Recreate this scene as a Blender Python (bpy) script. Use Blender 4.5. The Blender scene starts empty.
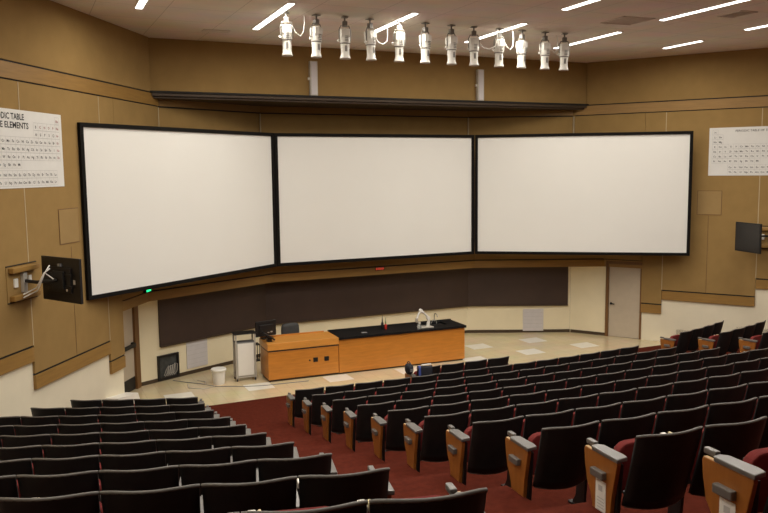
import bpy, bmesh, math, random
from mathutils import Matrix, Vector
random.seed(4)
SC = bpy.context.scene
COL = SC.collection
PI = math.pi

# ------------------------------------------------------------------ materials
def new_mat(name):
    m = bpy.data.materials.new(name); m.use_nodes = True
    nt = m.node_tree
    return m, nt, nt.nodes['Principled BSDF']

def mat(name, rgb, rough=.6, metal=0., var=.06, scale=6., bump=0., bscale=80., spec=.5, emit=None, es=0., trans=0.):
    m, nt, b = new_mat(name)
    N, L = nt.nodes, nt.links
    tc = N.new('ShaderNodeTexCoord')
    nz = N.new('ShaderNodeTexNoise'); nz.inputs['Scale'].default_value = scale; nz.inputs['Detail'].default_value = 3
    L.new(tc.outputs['Object'], nz.inputs['Vector'])
    rp = N.new('ShaderNodeValToRGB')
    rp.color_ramp.elements[0].position = .3; rp.color_ramp.elements[1].position = .7
    lo = [c*(1-var) for c in rgb]; hi = [min(1, c*(1+var)) for c in rgb]
    rp.color_ramp.elements[0].color = (*lo, 1); rp.color_ramp.elements[1].color = (*hi, 1)
    L.new(nz.outputs['Fac'], rp.inputs['Fac'])
    L.new(rp.outputs['Color'], b.inputs['Base Color'])
    b.inputs['Roughness'].default_value = rough
    b.inputs['Metallic'].default_value = metal
    b.inputs['Specular IOR Level'].default_value = spec
    if trans: b.inputs['Transmission Weight'].default_value = trans
    if bump:
        n2 = N.new('ShaderNodeTexNoise'); n2.inputs['Scale'].default_value = bscale
        L.new(tc.outputs['Object'], n2.inputs['Vector'])
        bp = N.new('ShaderNodeBump'); bp.inputs['Strength'].default_value = bump; bp.inputs['Distance'].default_value = .01
        L.new(n2.outputs['Fac'], bp.inputs['Height']); L.new(bp.outputs['Normal'], b.inputs['Normal'])
    if emit:
        b.inputs['Emission Color'].default_value = (*emit, 1); b.inputs['Emission Strength'].default_value = es
    return m

def wood(name, rgb, rough=.35, stretch=(1.5, 14, 14), var=.16):
    m, nt, b = new_mat(name)
    N, L = nt.nodes, nt.links
    tc = N.new('ShaderNodeTexCoord'); mp = N.new('ShaderNodeMapping'); mp.inputs['Scale'].default_value = stretch
    L.new(tc.outputs['Object'], mp.inputs['Vector'])
    nz = N.new('ShaderNodeTexNoise'); nz.inputs['Scale'].default_value = 2.2; nz.inputs['Detail'].default_value = 5; nz.inputs['Distortion'].default_value = .6
    L.new(mp.outputs['Vector'], nz.inputs['Vector'])
    rp = N.new('ShaderNodeValToRGB'); rp.color_ramp.elements[0].position = .3; rp.color_ramp.elements[1].position = .75
    rp.color_ramp.elements[0].color = (*[c*(1-var) for c in rgb], 1); rp.color_ramp.elements[1].color = (*[c*(1+var) for c in rgb], 1)
    L.new(nz.outputs['Fac'], rp.inputs['Fac']); L.new(rp.outputs['Color'], b.inputs['Base Color'])
    b.inputs['Roughness'].default_value = rough
    return m

def tile_mat(name, base, line, size, lw, rough, var=.05, axes=(1, 1), off=(0, 0)):
    """square grid of tiles / panels drawn with a brick texture in object space"""
    m, nt, b = new_mat(name)
    N, L = nt.nodes, nt.links
    tc = N.new('ShaderNodeTexCoord'); mp = N.new('ShaderNodeMapping')
    mp.inputs['Location'].default_value = (off[0], off[1], 0)
    L.new(tc.outputs['Object'], mp.inputs['Vector'])
    br = N.new('ShaderNodeTexBrick'); br.offset = 0; br.squash = 1
    br.inputs['Scale'].default_value = 1; br.inputs['Brick Width'].default_value = size[0]; br.inputs['Row Height'].default_value = size[1]
    br.inputs['Mortar Size'].default_value = lw; br.inputs['Mortar Smooth'].default_value = .1
    br.inputs['Color1'].default_value = (*[c*(1-var) for c in base], 1); br.inputs['Color2'].default_value = (*[c*(1+var) for c in base], 1)
    br.inputs['Mortar'].default_value = (*line, 1)
    L.new(mp.outputs['Vector'], br.inputs['Vector'])
    nz = N.new('ShaderNodeTexNoise'); nz.inputs['Scale'].default_value = 1.3; nz.inputs['Detail'].default_value = 4
    L.new(tc.outputs['Object'], nz.inputs['Vector'])
    mx = N.new('ShaderNodeMix'); mx.data_type = 'RGBA'; mx.blend_type = 'MULTIPLY'; mx.inputs[0].default_value = .25
    L.new(br.outputs['Color'], mx.inputs[6]); L.new(nz.outputs['Color'], mx.inputs[7])
    hs = N.new('ShaderNodeHueSaturation'); hs.inputs['Saturation'].default_value = 1.; hs.inputs['Value'].default_value = 1.12
    L.new(mx.outputs[2], hs.inputs['Color']); L.new(hs.outputs['Color'], b.inputs['Base Color'])
    b.inputs['Roughness'].default_value = rough
    return m

def emis(name, rgb, s):
    m = bpy.data.materials.new(name); m.use_nodes = True
    nt = m.node_tree; nt.nodes.clear()
    e = nt.nodes.new('ShaderNodeEmission'); e.inputs['Color'].default_value = (*rgb, 1); e.inputs['Strength'].default_value = s
    o = nt.nodes.new('ShaderNodeOutputMaterial'); nt.links.new(e.outputs[0], o.inputs[0])
    return m

M = {}
M['tan'] = mat('tan_fabric', (.315, .200, .074), .9, var=.05, scale=3, bump=.15, bscale=300, spec=.15)
M['gold'] = wood('gold_wood', (.300, .165, .040), .5, (1, 1, 12), .12)
M['joint'] = mat('pale_joint', (.50, .40, .26), .8, var=.02)
M['ventgrey'] = mat('vent_grey', (.74, .67, .60), .7, var=.03)
M['screenoff'] = mat('monitor_glass_off', (.022, .019, .017), .35, var=.02)
M['reveal'] = mat('black_reveal', (.012, .010, .008), .8, var=.1)
M['cream'] = mat('cream_plaster', (.84, .75, .54), .85, var=.03, scale=2, spec=.2)
M['whitewall'] = mat('offwhite_plaster', (.80, .73, .565), .85, var=.03, scale=2, spec=.2)
M['ceil'] = tile_mat('ceiling_panels', (.86, .78, .70), (.56, .50, .44), (1.22, 1.22), .006, .9, .02)
M['dkbrown'] = mat('dark_brown_trim', (.06, .036, .018), .6)
M['frame'] = mat('screen_frame_black', (.007, .006, .005), .8, var=.1, spec=.15)
M['screen'] = mat('screen_white', (.83, .82, .78), .9, var=.008, scale=1, spec=.1)
M['board'] = mat('chalkboard_brown', (.052, .030, .022), .55, var=.12, scale=1.5)
M['vinyl'] = tile_mat('vinyl_tiles', (.66, .55, .35), (.52, .43, .27), (.3, .3), .004, .16, .03, off=(.15, .05))
M['tilewhite'] = mat('white_vinyl_tile', (.82, .79, .70), .2, var=.03)
M['carpet'] = mat('red_carpet', (.088, .0165, .0090), .95, var=.16, scale=14, bump=.5, bscale=260, spec=.05)
M['jamb'] = wood('door_jamb_wood', (.17, .078, .022), .5, (12, 12, 1))
M['door'] = mat('door_beige', (.52, .44, .34), .55, var=.03)
M['steel'] = mat('brushed_steel', (.35, .33, .30), .35, .9)
M['darkmetal'] = mat('dark_metal', (.02, .019, .018), .45, .3)
M['deskwood'] = wood('desk_wood', (.56, .215, .034), .35, (1.2, 9, 9), .12)
M['deskedge'] = wood('desk_edge_wood', (.66, .29, .06), .32, (1.2, 9, 9), .1)
M['stone'] = mat('black_stone_top', (.006, .006, .007), .5, var=.2, scale=30, spec=.25)
M['black'] = mat('black_plastic', (.010, .009, .009), .45, var=.15, spec=.5)
M['shell'] = mat('seat_shell_black', (.0125, .0125, .0125), .5, var=.2, scale=9, bump=.05, bscale=120, spec=.3)
M['rim'] = mat('seat_shell_edge', (.10, .09, .08), .5, var=.1, spec=.5)  # grey imitates overhead light glancing off the black shell's top edge
M['fabric'] = mat('seat_red_fabric', (.155, .026, .024), .9, var=.12, scale=20, bump=.3, bscale=200, spec=.1)
M['arm'] = mat('armrest_grey', (.12, .113, .105), .30, var=.1, spec=.6)
M['panelwood'] = wood('seat_end_wood', (.31, .112, .021), .38, (10, 10, 1.2), .16)
M['wedge'] = mat('panel_edge_pale', (.62, .42, .22), .4)
M['hinge'] = mat('hinge_metal', (.62, .60, .54), .3, .6, var=.1)
M['brass'] = mat('hinge_ivory', (.75, .64, .38), .4, .1)
M['paper'] = mat('paper_white', (.74, .73, .70), .7, var=.02)
M['ink'] = mat('print_black', (.03, .03, .03), .8)
M['inkred'] = mat('print_red', (.28, .06, .05), .8)
M['inkgrey'] = mat('print_grey', (.48, .47, .46), .8)
M['white'] = mat('white_plastic', (.82, .80, .75), .45, var=.02)
M['lamp'] = mat('spot_white_metal', (.80, .78, .72), .38, var=.06, scale=12)
M['lampdark'] = mat('spot_grey_metal', (.20, .185, .165), .5, var=.2, scale=15)
M['grey'] = mat('grey_plastic', (.20, .20, .20), .55)
M['ltgrey'] = mat('light_grey_metal', (.50, .47, .42), .45, .2)
M['lav'] = mat('lavender_grille', (.62, .59, .60), .7, var=.03)
M['chairgrey'] = mat('office_chair_grey', (.055, .055, .055), .7)
M['glass'] = mat('clear_glass', (.85, .88, .86), .06, trans=.85, var=.01)
M['tube'] = emis('tube_light', (1., .95, .86), 7.)
M['green'] = emis('green_glow', (.03, 1., .32), 1.6)
M['red'] = emis('red_glow', (1., .10, .05), .75)
M['blue'] = mat('blue_nylon', (.05, .08, .32), .6)
M['navy'] = mat('navy_nylon', (.007, .008, .016), .7)
M['bottlered'] = mat('bottle_red', (.45, .03, .02), .3)
M['bottlegreen'] = mat('bottle_green', (.10, .22, .06), .3)
M['slate'] = mat('panel_slate', (.05, .055, .055), .35, var=.35, scale=9)

# ------------------------------------------------------------------ mesh builder
class MB:
    def __init__(self):
        self.v = []; self.f = []; self.mi = []; self.mats = []; self.sm = []
    def midx(self, m):
        if m is None: return 0
        if m not in self.mats: self.mats.append(m)
        return self.mats.index(m)
    def add(self, vs, fs, m=None, T=None, smooth=False):
        o = len(self.v); k = self.midx(m)
        for p in vs:
            p = Vector(p)
            self.v.append(T @ p if T else p)
        for f in fs:
            self.f.append([i+o for i in f]); self.mi.append(k); self.sm.append(smooth)
        return self
    def box(self, a, b, m=None, T=None, bev=0.):
        bm = bmesh.new(); bmesh.ops.create_cube(bm, size=1)
        for v in bm.verts:
            v.co = Vector(((a[i]+b[i])/2 + v.co[i]*(b[i]-a[i]) for i in range(3)))
        if bev: bmesh.ops.bevel(bm, geom=list(bm.edges), offset=bev, segments=2, affect='EDGES', profile=.6)
        return self.bm(bm, m, T)
    def bm(self, bm, m=None, T=None, smooth=False):
        bm.verts.index_update()
        self.add([v.co.copy() for v in bm.verts], [[v.index for v in f.verts] for f in bm.faces], m, T, smooth)
        bm.free(); return self
    def prism(self, poly, z0, z1, m=None, T=None, top=None, bev=0.):
        """poly: list of (x,y), CCW; extruded along z"""
        n = len(poly)
        a = sum(poly[i][0]*poly[(i+1) % n][1]-poly[(i+1) % n][0]*poly[i][1] for i in range(n))
        if a < 0: poly = poly[::-1]
        if bev:
            bm = bmesh.new()
            lo = [bm.verts.new((x, y, z0)) for x, y in poly]; hi = [bm.verts.new((x, y, z1)) for x, y in poly]
            bm.faces.new(lo[::-1]); bm.faces.new(hi)
            for i in range(n): bm.faces.new((lo[i], lo[(i+1) % n], hi[(i+1) % n], hi[i]))
            bmesh.ops.bevel(bm, geom=list(bm.edges), offset=bev, segments=2, affect='EDGES', profile=.6)
            return self.bm(bm, m, T)
        vs = [(x, y, z0) for x, y in poly]+[(x, y, z1) for x, y in poly]
        fs = [[i, (i+1) % n, n+(i+1) % n, n+i] for i in range(n)]
        self.add(vs, fs+[list(range(n))[::-1]], m, T)
        self.add(vs, [list(range(n, 2*n))], top or m, T)
        return self
    def tube(self, pts, r, m=None, T=None, n=8, caps=True):
        pts = [Vector(p) for p in pts]; rs = r if isinstance(r, (list, tuple)) else [r]*len(pts)
        vs = []; fs = []
        prev = None
        for i, p in enumerate(pts):
            d = (pts[min(i+1, len(pts)-1)]-pts[max(i-1, 0)]).normalized()
            if prev is None:
                u = d.cross(Vector((0, 0, 1)))
                if u.length < .05: u = d.cross(Vector((1, 0, 0)))
            else: u = prev-d*prev.dot(d)
            u.normalize(); prev = u; w = d.cross(u)
            for k in range(n):
                a = 2*PI*k/n; vs.append(p+(u*math.cos(a)+w*math.sin(a))*rs[i])
        for i in range(len(pts)-1):
            for k in range(n):
                fs.append([i*n+k, i*n+(k+1) % n, (i+1)*n+(k+1) % n, (i+1)*n+k])
        self.add(vs, fs, m, T, True)
        if caps: self.add(vs, [list(range(n))[::-1], list(range((len(pts)-1)*n, len(pts)*n))], m, T)
        return self
    def lathe(self, prof, m=None, T=None, n=20, center=(0, 0)):
        """prof: list of (r,z)"""
        vs = []; fs = []
        for r, z in prof:
            for k in range(n):
                a = 2*PI*k/n; vs.append((center[0]+r*math.cos(a), center[1]+r*math.sin(a), z))
        for i in range(len(prof)-1):
            for k in range(n): fs.append([i*n+k, i*n+(k+1) % n, (i+1)*n+(k+1) % n, (i+1)*n+k])
        self.add(vs, fs, m, T, True)
        self.add(vs, [list(range(n))[::-1], list(range((len(prof)-1)*n, len(prof)*n))], m, T)
        return self
    def mesh(self, name, default):
        me = bpy.data.meshes.new(name)
        mats = self.mats or [default]
        me.from_pydata([tuple(v) for v in self.v], [], self.f)
        for m in mats: me.materials.append(m)
        for p, k, s in zip(me.polygons, self.mi, self.sm): p.material_index = k; p.use_smooth = s
        me.update()
        return me
    def obj(self, name, default=None, parent=None):
        return link(name, self.mesh(name, default), parent)

def link(name, data, parent=None):
    o = bpy.data.objects.new(name, data); COL.objects.link(o)
    if parent: o.parent = parent
    return o
def tag(o, label, cat, group=None):
    o['label'] = label; o['category'] = cat
    if group: o['group'] = group
    return o
def thing(name, label, cat, loc=(0, 0, 0), rz=0, group=None):
    o = bpy.data.objects.new(name, None); COL.objects.link(o)
    o.empty_display_size = .2
    o.location = loc; o.rotation_euler = (0, 0, rz)
    return tag(o, label, cat, group)
def struct(name, mb, m=None, parent=None):
    o = mb.obj(name, m, parent); o['kind'] = 'structure'; return o

_glyph = {}
def text_geo(s, size=1., bold=0.):
    key = (s, bold)
    if key not in _glyph:
        cu = bpy.data.curves.new('t', 'FONT'); cu.body = s; cu.size = 1; cu.offset = bold; cu.resolution_u = 2
        ob = bpy.data.objects.new('t', cu); COL.objects.link(ob)
        bpy.context.view_layer.update()
        dg = bpy.context.evaluated_depsgraph_get()
        me = bpy.data.meshes.new_from_object(ob.evaluated_get(dg))
        _glyph[key] = ([v.co.copy() for v in me.vertices], [list(p.vertices) for p in me.polygons])
        bpy.data.objects.remove(ob); bpy.data.curves.remove(cu); bpy.data.meshes.remove(me)
    vs, fs = _glyph[key]
    w = max((v.x for v in vs), default=0)
    return [v*size for v in vs], fs, w*size
def put_text(mb, s, size, x, y, m, T, bold=0., align='l', sx=1.):
    vs, fs, w = text_geo(s, size, bold)
    w *= sx
    dx = {'l': 0, 'c': -w/2, 'r': -w}[align]
    mb.add([(v.x*sx+x+dx, v.y+y, 0) for v in vs], fs, m, T)

# ------------------------------------------------------------------ camera (measured from the vanishing points)
YAW, PITCH, ROLL, FPX = .431, .110, -.0109, 786.94
CX, CH = -8.666, 4.80
cy, sy, cp, sp = math.cos(YAW), math.sin(YAW), math.cos(PITCH), math.sin(PITCH)
fwd = Vector((sy*cp, cy*cp, -sp)); rt = Vector((cy, -sy, 0)); up = rt.cross(fwd)
r2 = rt*math.cos(ROLL)+up*math.sin(ROLL); u2 = up*math.cos(ROLL)-rt*math.sin(ROLL)
cam = bpy.data.cameras.new('camera'); camo = bpy.data.objects.new('camera', cam); COL.objects.link(camo)
mw = Matrix((r2, u2, -fwd)).transposed().to_4x4(); mw.translation = (CX, 0, CH)
camo.matrix_world = mw
cam.sensor_width = 36; cam.lens = FPX*36/768; cam.clip_start = .05; cam.clip_end = 100
SC.camera = camo
def to_px(P):
    d = Vector(P)-Vector((CX, 0, CH)); z = d.dot(fwd)
    if z < .1: return (9999, 9999)
    return (384+FPX*d.dot(r2)/z, 256.5-FPX*d.dot(u2)/z)

# ------------------------------------------------------------------ room shell
ZC, ZBT, ZBB = 7.71, 6.52, 6.27           # ceiling, band top, band bottom
WX, WY, UX, UY = 5.97, 18.06, .543, -.840  # side wall origin and direction
def wp(s, t, off=0.):
    """point on side wall s at distance t from the corner, off metres into the room"""
    return (s*(WX+UX*t)+off*s*UY, WY+UY*t-off*UX)
FRONT = [(-5.76, 18.38), (-3.05, 19.66), (3.05, 19.66), (5.76, 18.38)]
TK = 8.2                                     # where the side walls bend to run straight back
YB = -6.0

def quadwall(mb, p, q, z0, z1, th, m, outward):
    """vertical slab from p to q; outward = unit vector away from the room"""
    a = [p, q, (q[0]+outward[0]*th, q[1]+outward[1]*th), (p[0]+outward[0]*th, p[1]+outward[1]*th)]
    mb.prism(a, z0, z1, m)

side_names = {-1: 'left', 1: 'right'}
T0 = {-1: 1.80, 1: 1.66}
for s in (-1, 1):
    nm = side_names[s]
    out = (-s*UY, UX)
    out = (s*.840, .543)
    mb = MB()
    # off-white lower wall, from the step behind the door back to the bend
    t0 = T0[s]
    quadwall(mb, wp(s, t0), wp(s, TK), 0, ZC, .34, M['whitewall'], out)
    # above the soffit the wall runs on to the front corner
    quadwall(mb, wp(s, -.38), wp(s, t0), 2.3, ZC, .3, M['tan'], out)
    if s > 0:
        quadwall(mb, wp(s, -.38), wp(s, .66), 0, 2.3, .3, M['cream'], out)
        quadwall(mb, wp(s, .66), wp(s, t0), 2.14, 2.3, .3, M['cream'], out)
    e = wp(s, TK)
    mb.prism([e, (e[0], YB), (e[0]+s*.3, YB), (e[0]+s*.3, e[1])], 0, ZC, M['whitewall'])
    struct('wall_'+nm, mb)
    # tan fabric panels with stepped gilt wood trim at their feet
    k1, k2, k3 = (2.38, 4.92, 7.35) if s < 0 else (2.20, 4.53, 6.90)
    z1, z2, z3, z4 = (.85, 1.26, 1.735, 2.2) if s < 0 else (.78, 1.18, 1.65, 2.1)
    steps = [(t0, k1, z1), (k1+.01, k2, z2), (k2+.01, k3, z3), (k3+.01, TK, z4)]
    n = 0
    for a, b, z in steps:
        mb = MB()
        cuts = [a, b]
        for i in range(len(cuts)-1):
            g = .008
            p, q = wp(s, cuts[i]+(g if i else 0)), wp(s, cuts[i+1]-(.0 if i+2 == len(cuts) else g))
            quadwall(mb, p, q, z+.27, ZBB-.025, .045, M['tan'], (-out[0], -out[1]))
        struct('wall_'+nm+'_panel', mb)
        mb = MB()
        quadwall(mb, wp(s, a), wp(s, b), z, z+.235, .052, M['gold'], (-out[0], -out[1]))
        quadwall(mb, wp(s, a), wp(s, b), z+.235, z+.268, .03, M['reveal'], (-out[0], -out[1]))
        n += 1
        struct('trim_%d' % (n+(0 if s < 0 else 10)), mb)
    # front piece of tan above the soffit, gilt band right along, tan above it
    mb = MB()
    quadwall(mb, wp(s, -.3), wp(s, t0-.008), 2.22, ZBB-.025, .045, M['tan'], (-out[0], -out[1]))
    quadwall(mb, wp(s, .05), wp(s, TK), ZBT+.03, ZC, .045, M['tan'], (-out[0], -out[1]))
    struct('wall_'+nm+'_panel', mb)
    mb = MB()
    quadwall(mb, wp(s, -.3), wp(s, TK), ZBB, ZBT, .052, M['gold'], (-out[0], -out[1]))
    quadwall(mb, wp(s, -.3), wp(s, TK), ZBB-.028, ZBB, .03, M['reveal'], (-out[0], -out[1]))
    quadwall(mb, wp(s, -.0), wp(s, TK), ZBT, ZBT+.033, .03, M['reveal'], (-out[0], -out[1]))
    struct('trim_%d' % (6+(0 if s < 0 else 10)), mb)
    # pale joints between the fabric panels
    mb = MB()
    for t, z0 in ((k1+.005, z2+.27), (k2+.005, z3+.27), (k3+.005, z4+.27)):
        p, q = wp(s, t-.008, .046), wp(s, t+.008, .046)
        quadwall(mb, p, q, z0, ZBB-.03, .004, M['joint'], (-out[0], -out[1]))
    t = 3.62 if s < 0 else 3.34
    quadwall(mb, wp(s, t-.006, .046), wp(s, t+.006, .046), z2+.27, 3.5, .003, M['jamb'], (-out[0], -out[1]))
    struct('trim_%d' % (7+(0 if s < 0 else 10)), mb)

# low white cheek wall by the left door
mb = MB()
a, b = wp(-1, 1.84, .0), wp(-1, 2.5, .0)
ax = Vector((b[0]-a[0], b[1]-a[1], 0)).normalized(); inn = Vector((.84, -.543, 0))
P = lambda u, v, z: Vector((a[0], a[1], z))+ax*u+inn*v
vs = [P(-.25, 0, 0), P(-.25, .26, 0), P(.75, .26, 0), P(.75, 0, 0), P(-.10, 0, .30), P(-.10, .26, .30), P(.75, .26, .42), P(.75, 0, .42)]
mb.add(vs, [[0, 3, 2, 1], [4, 5, 6, 7], [0, 1, 5, 4], [1, 2, 6, 5], [2, 3, 7, 6], [3, 0, 4, 7]], M['white'])
struct('trim_21', mb)

# front wall: cream below, tan fabric above, facets
LEFTLOW = (-6.45, 18.05)
def front_run(mb, pts, z0, z1, m, off0=0., off1=.2):
    """slab following the polyline; off = distance in front of (-) or behind (+) the line"""
    for i in range(len(pts)-1):
        p, q = Vector((*pts[i], 0)), Vector((*pts[i+1], 0)); d = (q-p).normalized(); nrm = Vector((-d.y, d.x, 0))
        a = [p+nrm*off0, q+nrm*off0, q+nrm*off1, p+nrm*off1]
        mb.prism([(v.x, v.y) for v in a], z0, z1, m)
mb = MB()
front_run(mb, [LEFTLOW]+FRONT[1:], 0, 2.3, M['cream'])
front_run(mb, FRONT, 2.3, ZC, M['tan'])
struct('wall_front', mb)
mb = MB()
front_run(mb, [LEFTLOW]+FRONT[1:], 0, .085, M['dkbrown'], -.015, .0)
struct('baseboard_front', mb)
mb = MB()
p, q = wp(1, -.36, .012), wp(1, .66, .012); quadwall(mb, p, q, 0, .085, .012, M['dkbrown'], (.84, .543))
struct('baseboard_right', mb)
# gilt band on the faceted wall under the ledge, with pale joints
mb = MB()
front_run(mb, FRONT, ZBB, ZBT, M['gold'], -.04, 0)
front_run(mb, FRONT, ZBB-.03, ZBB, M['reveal'], -.02, 0)
for x, y in FRONT:
    mb.box((x-.012, y-.06, 5.3), (x+.012, y-.02, ZBB-.03), M['joint'])
struct('trim_22', mb)
# straight upper wall that overhangs the facets, black-edged ledge at its foot
mb = MB()
mb.prism([(-5.97, WY), (5.97, WY), (5.76, 18.38), (3.05, 19.66), (-3.05, 19.66), (-5.76, 18.38)], ZBT+.0, ZC, M['tan'])
struct('wall_front_upper', mb)
mb = MB()
mb.prism([(-5.97, WY-.10), (5.97, WY-.10), (5.97, WY+.02), (-5.97, WY+.02)], ZBT+.005, ZBT+.05, M['reveal'])
mb.prism([(-5.93, WY-.07), (5.93, WY-.07), (5.93, WY+.03), (-5.93, WY+.03)], ZBT-.055, ZBT+.005, M['dkbrown'])
mb.prism([(-5.90, WY+.0), (5.90, WY+.0), (5.74, 18.30), (3.03, 19.58), (-3.03, 19.58), (-5.74, 18.30)], ZBT-.10, ZBT-.002, M['dkbrown'])
struct('trim_23', mb)

# soffit beam below the screens
TH = math.radians(35.12); HX, HY = 2.95, 19.12
def facet_pt(s, L): return (s*(HX+L*math.cos(TH)), HY-L*math.sin(TH))
EL = 4.38
poly = [wp(-1, .60), (-HX, HY), (HX, HY), wp(1, .60)]
backs = [wp(1, -.36), (5.70, 18.44), (3.05, 19.7), (-3.05, 19.7), (-6.25, 18.22), (-7.12, 17.05), wp(-1, T0[-1])]
mb = MB()
mb.prism(poly+backs, 2.01, 2.36, M['cream'])
struct('trim_24', mb)
mb = MB()
run = [wp(-1, T0[-1], .0)]+poly+[wp(1, T0[1], .0)]
front_run(mb, run, 2.0, 2.2, M['gold'], -.05, 0)
front_run(mb, run, 2.2, 2.23, M['reveal'], -.03, 0)
front_run(mb, run[1:-1], 2.23, 2.62, M['tan'], -.03, 0)
struct('trim_25', mb)

# doors
def door(s, name, base, u, w, leafmats, hinge_first, bar):
    """base: corner (x,y) of the opening, u: unit direction along the door"""
    n = Vector((u[1], -u[0], 0))
    if n.dot(Vector((-s, -.5, 0))) < 0: n = -n
    T = Matrix.Translation((base[0], base[1], 0)) @ Matrix(((u[0], n.x, 0), (u[1], n.y, 0), (0, 0, 1))).to_4x4()
    r = thing(name, leafmats[2], 'door'); r['kind'] = 'structure'
    leaf = MB().box((.05 if s > 0 else .17, -.05, .01), (w-.05, -.005, 2.09), M['door'], T)
    struct('door_leaf', leaf, None, r)
    fr = MB()
    fr.box((-.035 if s > 0 else -.02, -.06, 0), (.05 if s > 0 else .17, .05, 2.0 if s < 0 else 2.13), M['jamb'], T)
    if bar is False: fr.box((w-.05, -.06, 0), (w+.0, .03, 2.13), M['jamb'], T)
    fr.box((-.035, -.06, 2.09), (w, .05, 2.17), M['jamb'], T)
    struct('door_frame', fr, None, r)
    if bar:
        struct('push_bar', MB().box((.21, .03, .98), (w-.1, .085, 1.06), M['darkmetal'], T, .012).box((.23, -.01, .96), (.30, .05, 1.08), M['darkmetal'], T).box((w-.2, -.01, .96), (w-.12, .05, 1.08), M['darkmetal'], T), None, r)
        struct('kick_plate', MB().box((.175, -.01, .015), (w-.06, .002, .30), M['darkmetal'], T), None, r)
    else:
        h = MB().lathe([(.035, 0), (.035, .012), (.014, .014), (.014, .05)], M['darkmetal'], T @ Matrix.Translation((.115, 0, .95)) @ Matrix.Rotation(-PI/2, 4, 'X'))
        h.tube([(.115, .05, .95), (.15, .055, .95), (.225, .05, .945)], .014, M['darkmetal'], T)
        struct('door_handle', h, None, r)
    return r
door(1, 'door_1', wp(1, .70), (UX, UY), .97, (0, 0, 'plain beige door in the right wall'), True, False)
door(-1, 'door_2', (LEFTLOW[0]-.03, LEFTLOW[1]-.04), (-UX, UY), 1.0, (0, 0, 'beige door with black push bar in the left wall'), True, True)
mb = MB()
p0 = (LEFTLOW[0]-.03-UX*1.0, LEFTLOW[1]-.04+UY*1.0)
mb.prism([p0, wp(-1, T0[-1]), wp(-1, T0[-1]+.2, -.3), (p0[0]-.3, p0[1]+.1)], 0, 2.0, M['tan'])
struct('wall_left_return', mb)
mb = MB()  # thin wall behind the left door opening head, closes the recess
mb.prism([(LEFTLOW[0], LEFTLOW[1]), (p0[0], p0[1]), (p0[0]-.25, p0[1]+.16), (LEFTLOW[0]-.25, LEFTLOW[1]+.16)], 2.13, 2.36, M['cream'])
mb.prism([(LEFTLOW[0]-.1, LEFTLOW[1]), (p0[0]-.1, p0[1]), (p0[0]-.25, p0[1]+.16), (LEFTLOW[0]-.25, LEFTLOW[1]+.16)], 0, 2.13, M['reveal'])
struct('wall_left_recess', mb)
mb = MB()
a_, b_ = wp(1, .70), wp(1, 1.66)
mb.prism([(a_[0]+.1, a_[1]+.06), (b_[0]+.1, b_[1]+.06), (b_[0]+.25, b_[1]+.16), (a_[0]+.25, a_[1]+.16)], 0, 2.14, M['reveal'])
struct('wall_right_recess', mb)

# ceiling
mb = MB()
c = [wp(-1, -.38), wp(-1, TK), (wp(-1, TK)[0], YB), (wp(1, TK)[0], YB), wp(1, TK), wp(1, -.38), (3.1, 19.8), (-3.1, 19.8)]
mb.prism(c, ZC, ZC+.1, M['ceil'])
struct('ceiling', mb)
mb = MB(); mb.box((wp(-1, TK)[0]-.3, YB-.2, 0), (wp(1, TK)[0]+.3, YB, ZC), M['tan'])
struct('wall_back', mb)

# ------------------------------------------------------------------ floor and seating tiers
# stage floor
mb = MB()
YV = 15.87
mb.prism([(-7.35, YV), (7.35, YV), (6.95, 16.55), (6.45, 17.4), (5.80, 18.42), (3.05, 19.7), (-3.05, 19.7), (-6.45, 18.1), (-7.1, 17.2), (-6.95, 16.6)], -.1, 0, M['vinyl'])
struct('floor', mb)
mb = MB()
for (x, y) in [(-5.80, 16.82), (-4.05, 16.82), (-2.2, 16.68), (1.55, 16.75), (3.28, 16.83), (5.02, 16.80), (2.40, 17.98), (4.15, 17.95), (-.4, 16.55)]:
    mb.box((x-.3, y-.26, 0.0), (x+.3, y+.26, .002), M['tilewhite'])
struct('floor_tiles', mb)

PITCHC, PITCHL = .552, .534
RD = 1.135
ARC = {'C': (-.3, 58.817, 46.217), 'L': (-2.275, 25.515, 12.956), 'R': (2.275, 25.985, 12.956)}
THC = {-1: -.0174-.552/45.08, 0: -.0915, 1: -.0911, 2: -.0906, 3: -.0901, 4: -.0896, 5: -.0896, 6: -.0894, 7: -.0887, 8: -.0886, 9: -.0886}
THL = {0: -.3016, 1: -.2852, 2: -.2709, 3: -.2542, 4: -.2429, 5: -.2327, 6: -.2235, 7: -.2154, 8: -.2077, 9: -.2002}
THR = {0: .2080, 1: .1880, 2: .166, 3: .15}
def tread(i):
    return max(0., -3.7984+.2093*i+.0065*i*i+4.80-.84)
def arc_pt(b, i, ang, yl=0.):
    x0, y0, r0 = ARC[b]; R = r0+i*RD-yl
    return (x0+R*math.sin(ang), y0-R*math.cos(ang))
def arc_y(b, i, x, yl):
    x0, y0, r0 = ARC[b]; R = r0+i*RD-yl; d = max(-R*.98, min(R*.98, x-x0))
    return y0-math.sqrt(R*R-d*d)
def row_ends(i):
    k = max(0, min(9, i))
    xl = arc_pt('L', i, THL[k])[0]; xc = arc_pt('C', i, THC[k])[0]
    xr = arc_pt('C', i, THC[k]+14*PITCHC/(ARC['C'][2]+i*RD))[0]
    kr = max(0, min(3, i)); xf = arc_pt('R', i, THR[kr])[0]
    return xl, xc, xr, xf
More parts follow.
